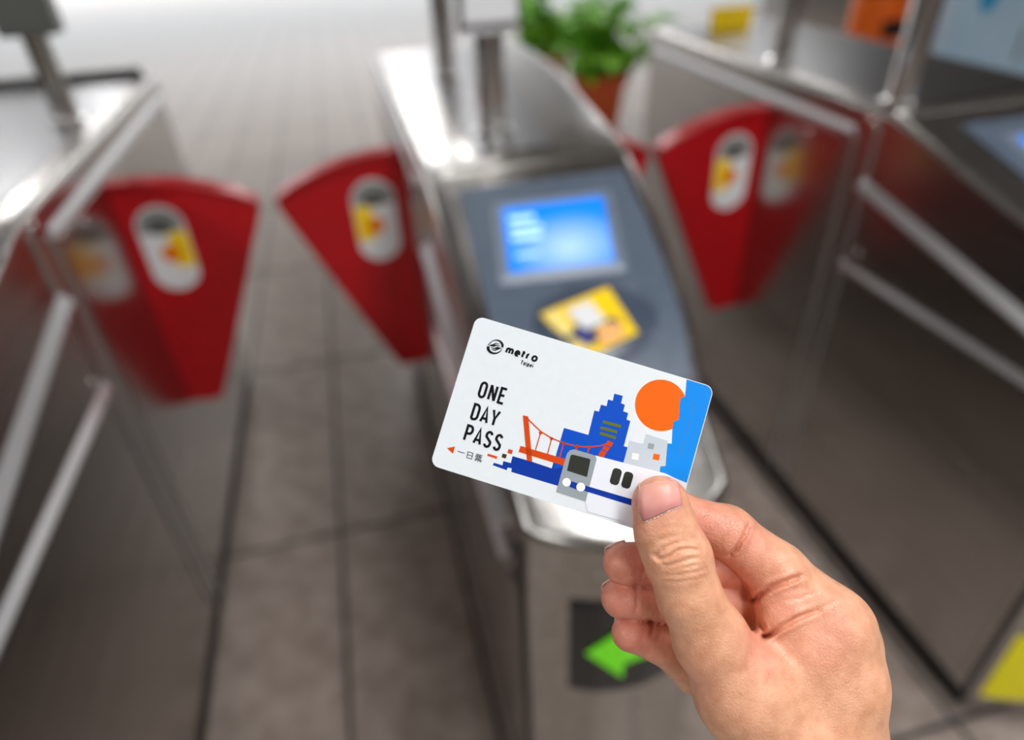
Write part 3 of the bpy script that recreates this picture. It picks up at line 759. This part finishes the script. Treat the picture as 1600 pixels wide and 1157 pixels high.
# surface nets
def surface_nets(D):
    S = D < 0
    cnt = np.zeros((NX-1, NY-1, NZ-1), np.uint8)
    for i in (0,1):
        for j in (0,1):
            for k in (0,1): cnt += S[i:NX-1+i, j:NY-1+j, k:NZ-1+k]
    act = np.argwhere((cnt > 0) & (cnt < 8))
    idx = np.full(cnt.shape, -1, np.int32); idx[act[:,0], act[:,1], act[:,2]] = np.arange(len(act))
    acc = np.zeros((len(act), 3)); num = np.zeros(len(act))
    cor = [(i,j,k) for i in (0,1) for j in (0,1) for k in (0,1)]
    for a in cor:
        for ax in range(3):
            if a[ax]: continue
            b = list(a); b[ax] = 1
            va = D[act[:,0]+a[0], act[:,1]+a[1], act[:,2]+a[2]]; vb = D[act[:,0]+b[0], act[:,1]+b[1], act[:,2]+b[2]]
            m = (va < 0) != (vb < 0)
            t = np.where(m, va/np.where(va-vb == 0, 1, va-vb), 0)
            p = np.array(a, float)[None,:]+np.zeros((len(act),3)); p[:,ax] += t
            acc += p*m[:,None]; num += m
    V = LO+(act+acc/num[:,None])*VOX
    F = []
    for ax in range(3):
        sl0 = [slice(None)]*3; sl1 = [slice(None)]*3
        sl0[ax] = slice(0,-1); sl1[ax] = slice(1,None)
        A = S[tuple(sl0)]; B = S[tuple(sl1)]
        e = np.argwhere(A != B)
        u, v = [(1,2),(2,0),(0,1)][ax]
        ok = (e[:,u] > 0) & (e[:,v] > 0) & (e[:,u] < (NX,NY,NZ)[u]-1) & (e[:,v] < (NX,NY,NZ)[v]-1)
        e = e[ok]; ins = A[e[:,0], e[:,1], e[:,2]]
        q = []
        for du, dv in ((-1,-1),(0,-1),(0,0),(-1,0)):
            c = e.copy(); c[:,u] += du; c[:,v] += dv; q.append(idx[c[:,0], c[:,1], c[:,2]])
        q = np.stack(q, 1); q = np.where(ins[:,None], q, q[:,::-1]); F.append(q)
    return V, np.concatenate(F)
V, F = surface_nets(D)
# light relaxation removes voxel stepping
def relax(V, F, n, lam):
    e = np.concatenate([F[:,[0,1]], F[:,[1,2]], F[:,[2,3]], F[:,[3,0]]]); e = np.unique(np.sort(e, 1), axis=0)
    deg = np.bincount(e.ravel(), minlength=len(V)).astype(float)[:,None]
    for it in range(n):
        for l in (lam, -lam*1.03):
            acc = np.zeros_like(V)
            for c in range(3):
                acc[:,c] = np.bincount(e[:,0], V[e[:,1],c], len(V))+np.bincount(e[:,1], V[e[:,0],c], len(V))
            V = V+l*(acc/np.maximum(deg,1)-V)
    return V
V = relax(V, F, 4, .5)
WV = (V/1000)@RC.T+CAM_LOC
me = bpy.data.meshes.new('hand')
me.from_pydata(WV.tolist(), [], F.tolist())
for p in me.polygons: p.use_smooth = True
# skin tone: redder pads and palm, yellower thumb back
tips = [(fingers[k][0][0][0], r) for k, r in (('middle',16),('ring',16),('little',15),('index',18))]
red = np.zeros(len(V))
for c, r in tips: red = np.maximum(red, np.exp(-(np.linalg.norm(V-c, axis=1)/r)**2))
for c, r, a in ((C3(1180,840,.221),11,.75), (C3(1110,800,.224),14,.8), (C3(1225,945,.214),13,.65), (C3(1200,1005,.212),10,.8), (C3(1290,990,.214),14,.45), (C3(1150,905,.232),14,.7), (C3(1000,800,.213),8,.6), (C3(1035,760,.208),11,.5), (C3(1060,1060,.215),14,.35)):
    red = np.maximum(red, a*np.exp(-(np.linalg.norm(V-c, axis=1)/r)**2))
at = me.attributes.new('blush', 'FLOAT', 'POINT'); at.data.foreach_set('value', red.astype(np.float32))
SKIN = mat('skin', (.7,.45,.33), .37)
b_ = bsdf(SKIN)
an = nd(SKIN, 'ShaderNodeAttribute'); an.attribute_name = 'blush'
mx = nd(SKIN, 'ShaderNodeMix'); mx.data_type = 'RGBA'
mx.inputs[6].default_value = (*s2l((238,180,144)), 1); mx.inputs[7].default_value = (*s2l((234,150,130)), 1)
tc = nd(SKIN, 'ShaderNodeTexCoord')
nz = nd(SKIN, 'ShaderNodeTexNoise'); nz.inputs['Scale'].default_value = 190; nz.inputs['Detail'].default_value = 4
mm = nd(SKIN, 'ShaderNodeMix'); mm.data_type = 'RGBA'; mm.blend_type = 'MULTIPLY'; mm.inputs[0].default_value = 1
rr = nd(SKIN, 'ShaderNodeValToRGB'); rr.color_ramp.elements[0].color = (.86,.78,.74,1); rr.color_ramp.elements[1].color = (1,1,1,1); rr.color_ramp.elements[0].position = .35; rr.color_ramp.elements[1].position = .62
lk(SKIN, tc.outputs['Object'], nz.inputs['Vector']); lk(SKIN, nz.outputs['Fac'], rr.inputs[0])
lk(SKIN, an.outputs['Fac'], mx.inputs[0]); lk(SKIN, mx.outputs[2], mm.inputs[6]); lk(SKIN, rr.outputs[0], mm.inputs[7]); lk(SKIN, mm.outputs[2], b_.inputs['Base Color'])
b_.inputs['Subsurface Weight'].default_value = .25; b_.inputs['Subsurface Radius'].default_value = (1,.35,.2); b_.inputs['Subsurface Scale'].default_value = .003
vo = nd(SKIN, 'ShaderNodeTexVoronoi'); vo.inputs['Scale'].default_value = 1500
n2 = nd(SKIN, 'ShaderNodeTexNoise'); n2.inputs['Scale'].default_value = 900; n2.inputs['Detail'].default_value = 3
ad = nd(SKIN, 'ShaderNodeMath'); ad.operation = 'ADD'
bp = nd(SKIN, 'ShaderNodeBump'); bp.inputs['Strength'].default_value = .4; bp.inputs['Distance'].default_value = .0003
lk(SKIN, tc.outputs['Object'], vo.inputs['Vector']); lk(SKIN, tc.outputs['Object'], n2.inputs['Vector'])
lk(SKIN, vo.outputs['Distance'], ad.inputs[0]); lk(SKIN, n2.outputs['Fac'], ad.inputs[1]); lk(SKIN, ad.outputs[0], bp.inputs['Height']); lk(SKIN, bp.outputs[0], b_.inputs['Normal'])
me.materials.append(SKIN)
hand = link(bpy.data.objects.new('hand', me))
tag(hand, 'bare right hand pinching the white travel card with its thumb', 'hand')
# nails
def samp(P):
    g_ = (P-LO)/VOX; i = np.clip(np.floor(g_).astype(int), 0, np.array([NX,NY,NZ])-2); f_ = np.clip(g_-i, 0, 1); out = 0
    for a in (0,1):
        for b in (0,1):
            for c in (0,1):
                w = (f_[:,0] if a else 1-f_[:,0])*(f_[:,1] if b else 1-f_[:,1])*(f_[:,2] if c else 1-f_[:,2])
                out = out+w*D[i[:,0]+a, i[:,1]+b, i[:,2]+c]
    return out
def front_depth(px, py):
    d = np.full(len(px), .197); done = np.zeros(len(px), bool)
    for _ in range(400):
        P = np.stack([(px-PPX)/FPX*d, (py-PPY)/FPX*d, d], 1)*1000
        done |= samp(P) < 0
        if done.all(): break
        d = np.where(done, d, d+.00015)
    return d, done
NAIL = mat('nail', s2l((226,158,146)), .40, Coat_Weight=.08, Coat_Roughness=.3); b2 = bsdf(NAIL); b2.inputs['Subsurface Weight'].default_value = .2; b2.inputs['Subsurface Radius'].default_value = (1,.4,.3); b2.inputs['Subsurface Scale'].default_value = .002
na = nd(NAIL, 'ShaderNodeAttribute'); na.attribute_name = 'along'
nr = nd(NAIL, 'ShaderNodeValToRGB'); er = nr.color_ramp.elements
er[0].position = 0; er[0].color = (*s2l((246,198,172)), 1); er[1].position = 1; er[1].color = (*s2l((196,122,122)), 1)
e1 = er.new(.18); e1.color = (*s2l((240,172,154)), 1); e2 = er.new(.62); e2.color = (*s2l((232,160,150)), 1)
lk(NAIL, na.outputs['Fac'], nr.inputs[0]); lk(NAIL, nr.outputs[0], bsdf(NAIL).inputs['Base Color'])
def thumb_nail():
    bot = [(999,803),(1006,815.5),(1027,806.5),(1047.5,796),(1065.5,790.5)]
    top = [(999,757),(1008,747),(1026,741.5),(1043,744.5),(1058,754)]
    lft = [(999,757),(996.5,780),(999,803)]; rgt = [(1058,754),(1063,770),(1065.5,790.5)]
    ns, nt = 22, 22; PX = []; 
    def pl(L, t): 
        k = t*(len(L)-1); i = min(int(k), len(L)-2); f = k-i; return np.array(L[i])*(1-f)+np.array(L[i+1])*f
    for j in range(nt+1):
        t = j/nt
        for i in range(ns+1):
            s_ = i/ns
            p = (1-t)*pl(top, s_)+t*pl(bot, s_)+(1-s_)*pl(lft, t)+s_*pl(rgt, t)-((1-s_)*(1-t)*np.array(top[0])+s_*(1-t)*np.array(top[-1])+(1-s_)*t*np.array(bot[0])+s_*t*np.array(bot[-1]))
            PX.append(p)
    PX = np.array(PX); d, ok = front_depth(PX[:,0], PX[:,1])
    dg = d.reshape(nt+1, ns+1)
    for it in range(6):
        q = dg.copy(); q[1:-1,1:-1] = (dg[:-2,1:-1]+dg[2:,1:-1]+dg[1:-1,:-2]+dg[1:-1,2:])/4; dg = q
    off = np.zeros_like(dg)
    for j in range(nt+1):
        for i in range(ns+1):
            s_ = i/ns; t = j/nt
            off[j,i] = .00012+.00038*min(1, 6*min(s_, 1-s_))*min(1, 5*(1-t)+.2)+.0002*(1-t)
    d = (dg-off).ravel()
    P = np.stack([(PX[:,0]-PPX)/FPX*d, (PX[:,1]-PPY)/FPX*d, d], 1)
    Wd = P@RC.T+CAM_LOC
    f = [(j*(ns+1)+i, (j+1)*(ns+1)+i, (j+1)*(ns+1)+i+1, j*(ns+1)+i+1) for j in range(nt) for i in range(ns)]
    o = mobj('thumb_nail', Wd, f, NAIL, hand, smooth=True)
    at_ = o.data.attributes.new('along', 'FLOAT', 'POINT')
    at_.data.foreach_set('value', np.clip(np.array([(project(v.co)[1]-744-.0*project(v.co)[0])/66+(1030-project(v.co)[0])*-.0035 for v in o.data.vertices]), 0, 1).astype(np.float32))
    so = o.modifiers.new('thick', 'SOLIDIFY'); so.thickness = .0006; so.offset = 0
    # pale cuticle ridge along the root of the nail
    CUT = mat('cuticle', s2l((240,206,190)), .4)
    m = MB(); cp = [pl(bot, t) for t in np.linspace(0, 1, 16)]
    dd_, _ = front_depth(np.array([c[0] for c in cp]), np.array([c[1]+1.2 for c in cp]))
    C = [cam2world(C3(c[0], c[1]+1.2, q-.00005)/1000) for c, q in zip(cp, dd_)]
    for a, b in zip(C, C[1:]): m.cyl(a, b, .00032, n=8)
    m.obj('cuticle', CUT, hand, smooth=True)
thumb_nail()
NAILP = mat('nail_rim', s2l((236,196,180)), .4)
def finger_nail(key, n, along, w, L):
    """curved plate on the back of a finger tip; n outward, along towards the tip (camera frame)"""
    c, r = fingers[key][0][0]; n = np.array(n, float); n /= np.linalg.norm(n); al = np.array(along, float); al -= n*(al@n); al /= np.linalg.norm(al); sd = np.cross(n, al)
    v = []; k = 10
    for j in range(k+1):
        for i in range(k+1):
            a = (i/k-.5)*2*w; b = (j/k-.35)*L
            ww = math.sqrt(max(0, 1-max(0, (j/k-.55)/.45)**2*.7))
            ang = a*ww/r
            p = c+al*b*1.0+(n*math.cos(ang)+sd*math.sin(ang))*(r+.05)-n*(max(0, b)**2)*.035
            v.append(cam2world(p/1000))
    f = [(j*(k+1)+i, (j+1)*(k+1)+i, (j+1)*(k+1)+i+1, j*(k+1)+i+1) for j in range(k) for i in range(k)]
    o = mobj('finger_nail', v, f, NAILP, hand, smooth=True)
    so = o.modifiers.new('thick', 'SOLIDIFY'); so.thickness = .0006; so.offset = 0
finger_nail('middle', (-.30,-.70,.66), (-1,.1,-.1), 5.0, 6.6)
finger_nail('ring', (-.40,-.52,.76), (-1,.1,-.1), 4.6, 6.0)
finger_nail('little', (-.2,-.40,.9), (-1,.1,-.1), 3.8, 5.0)
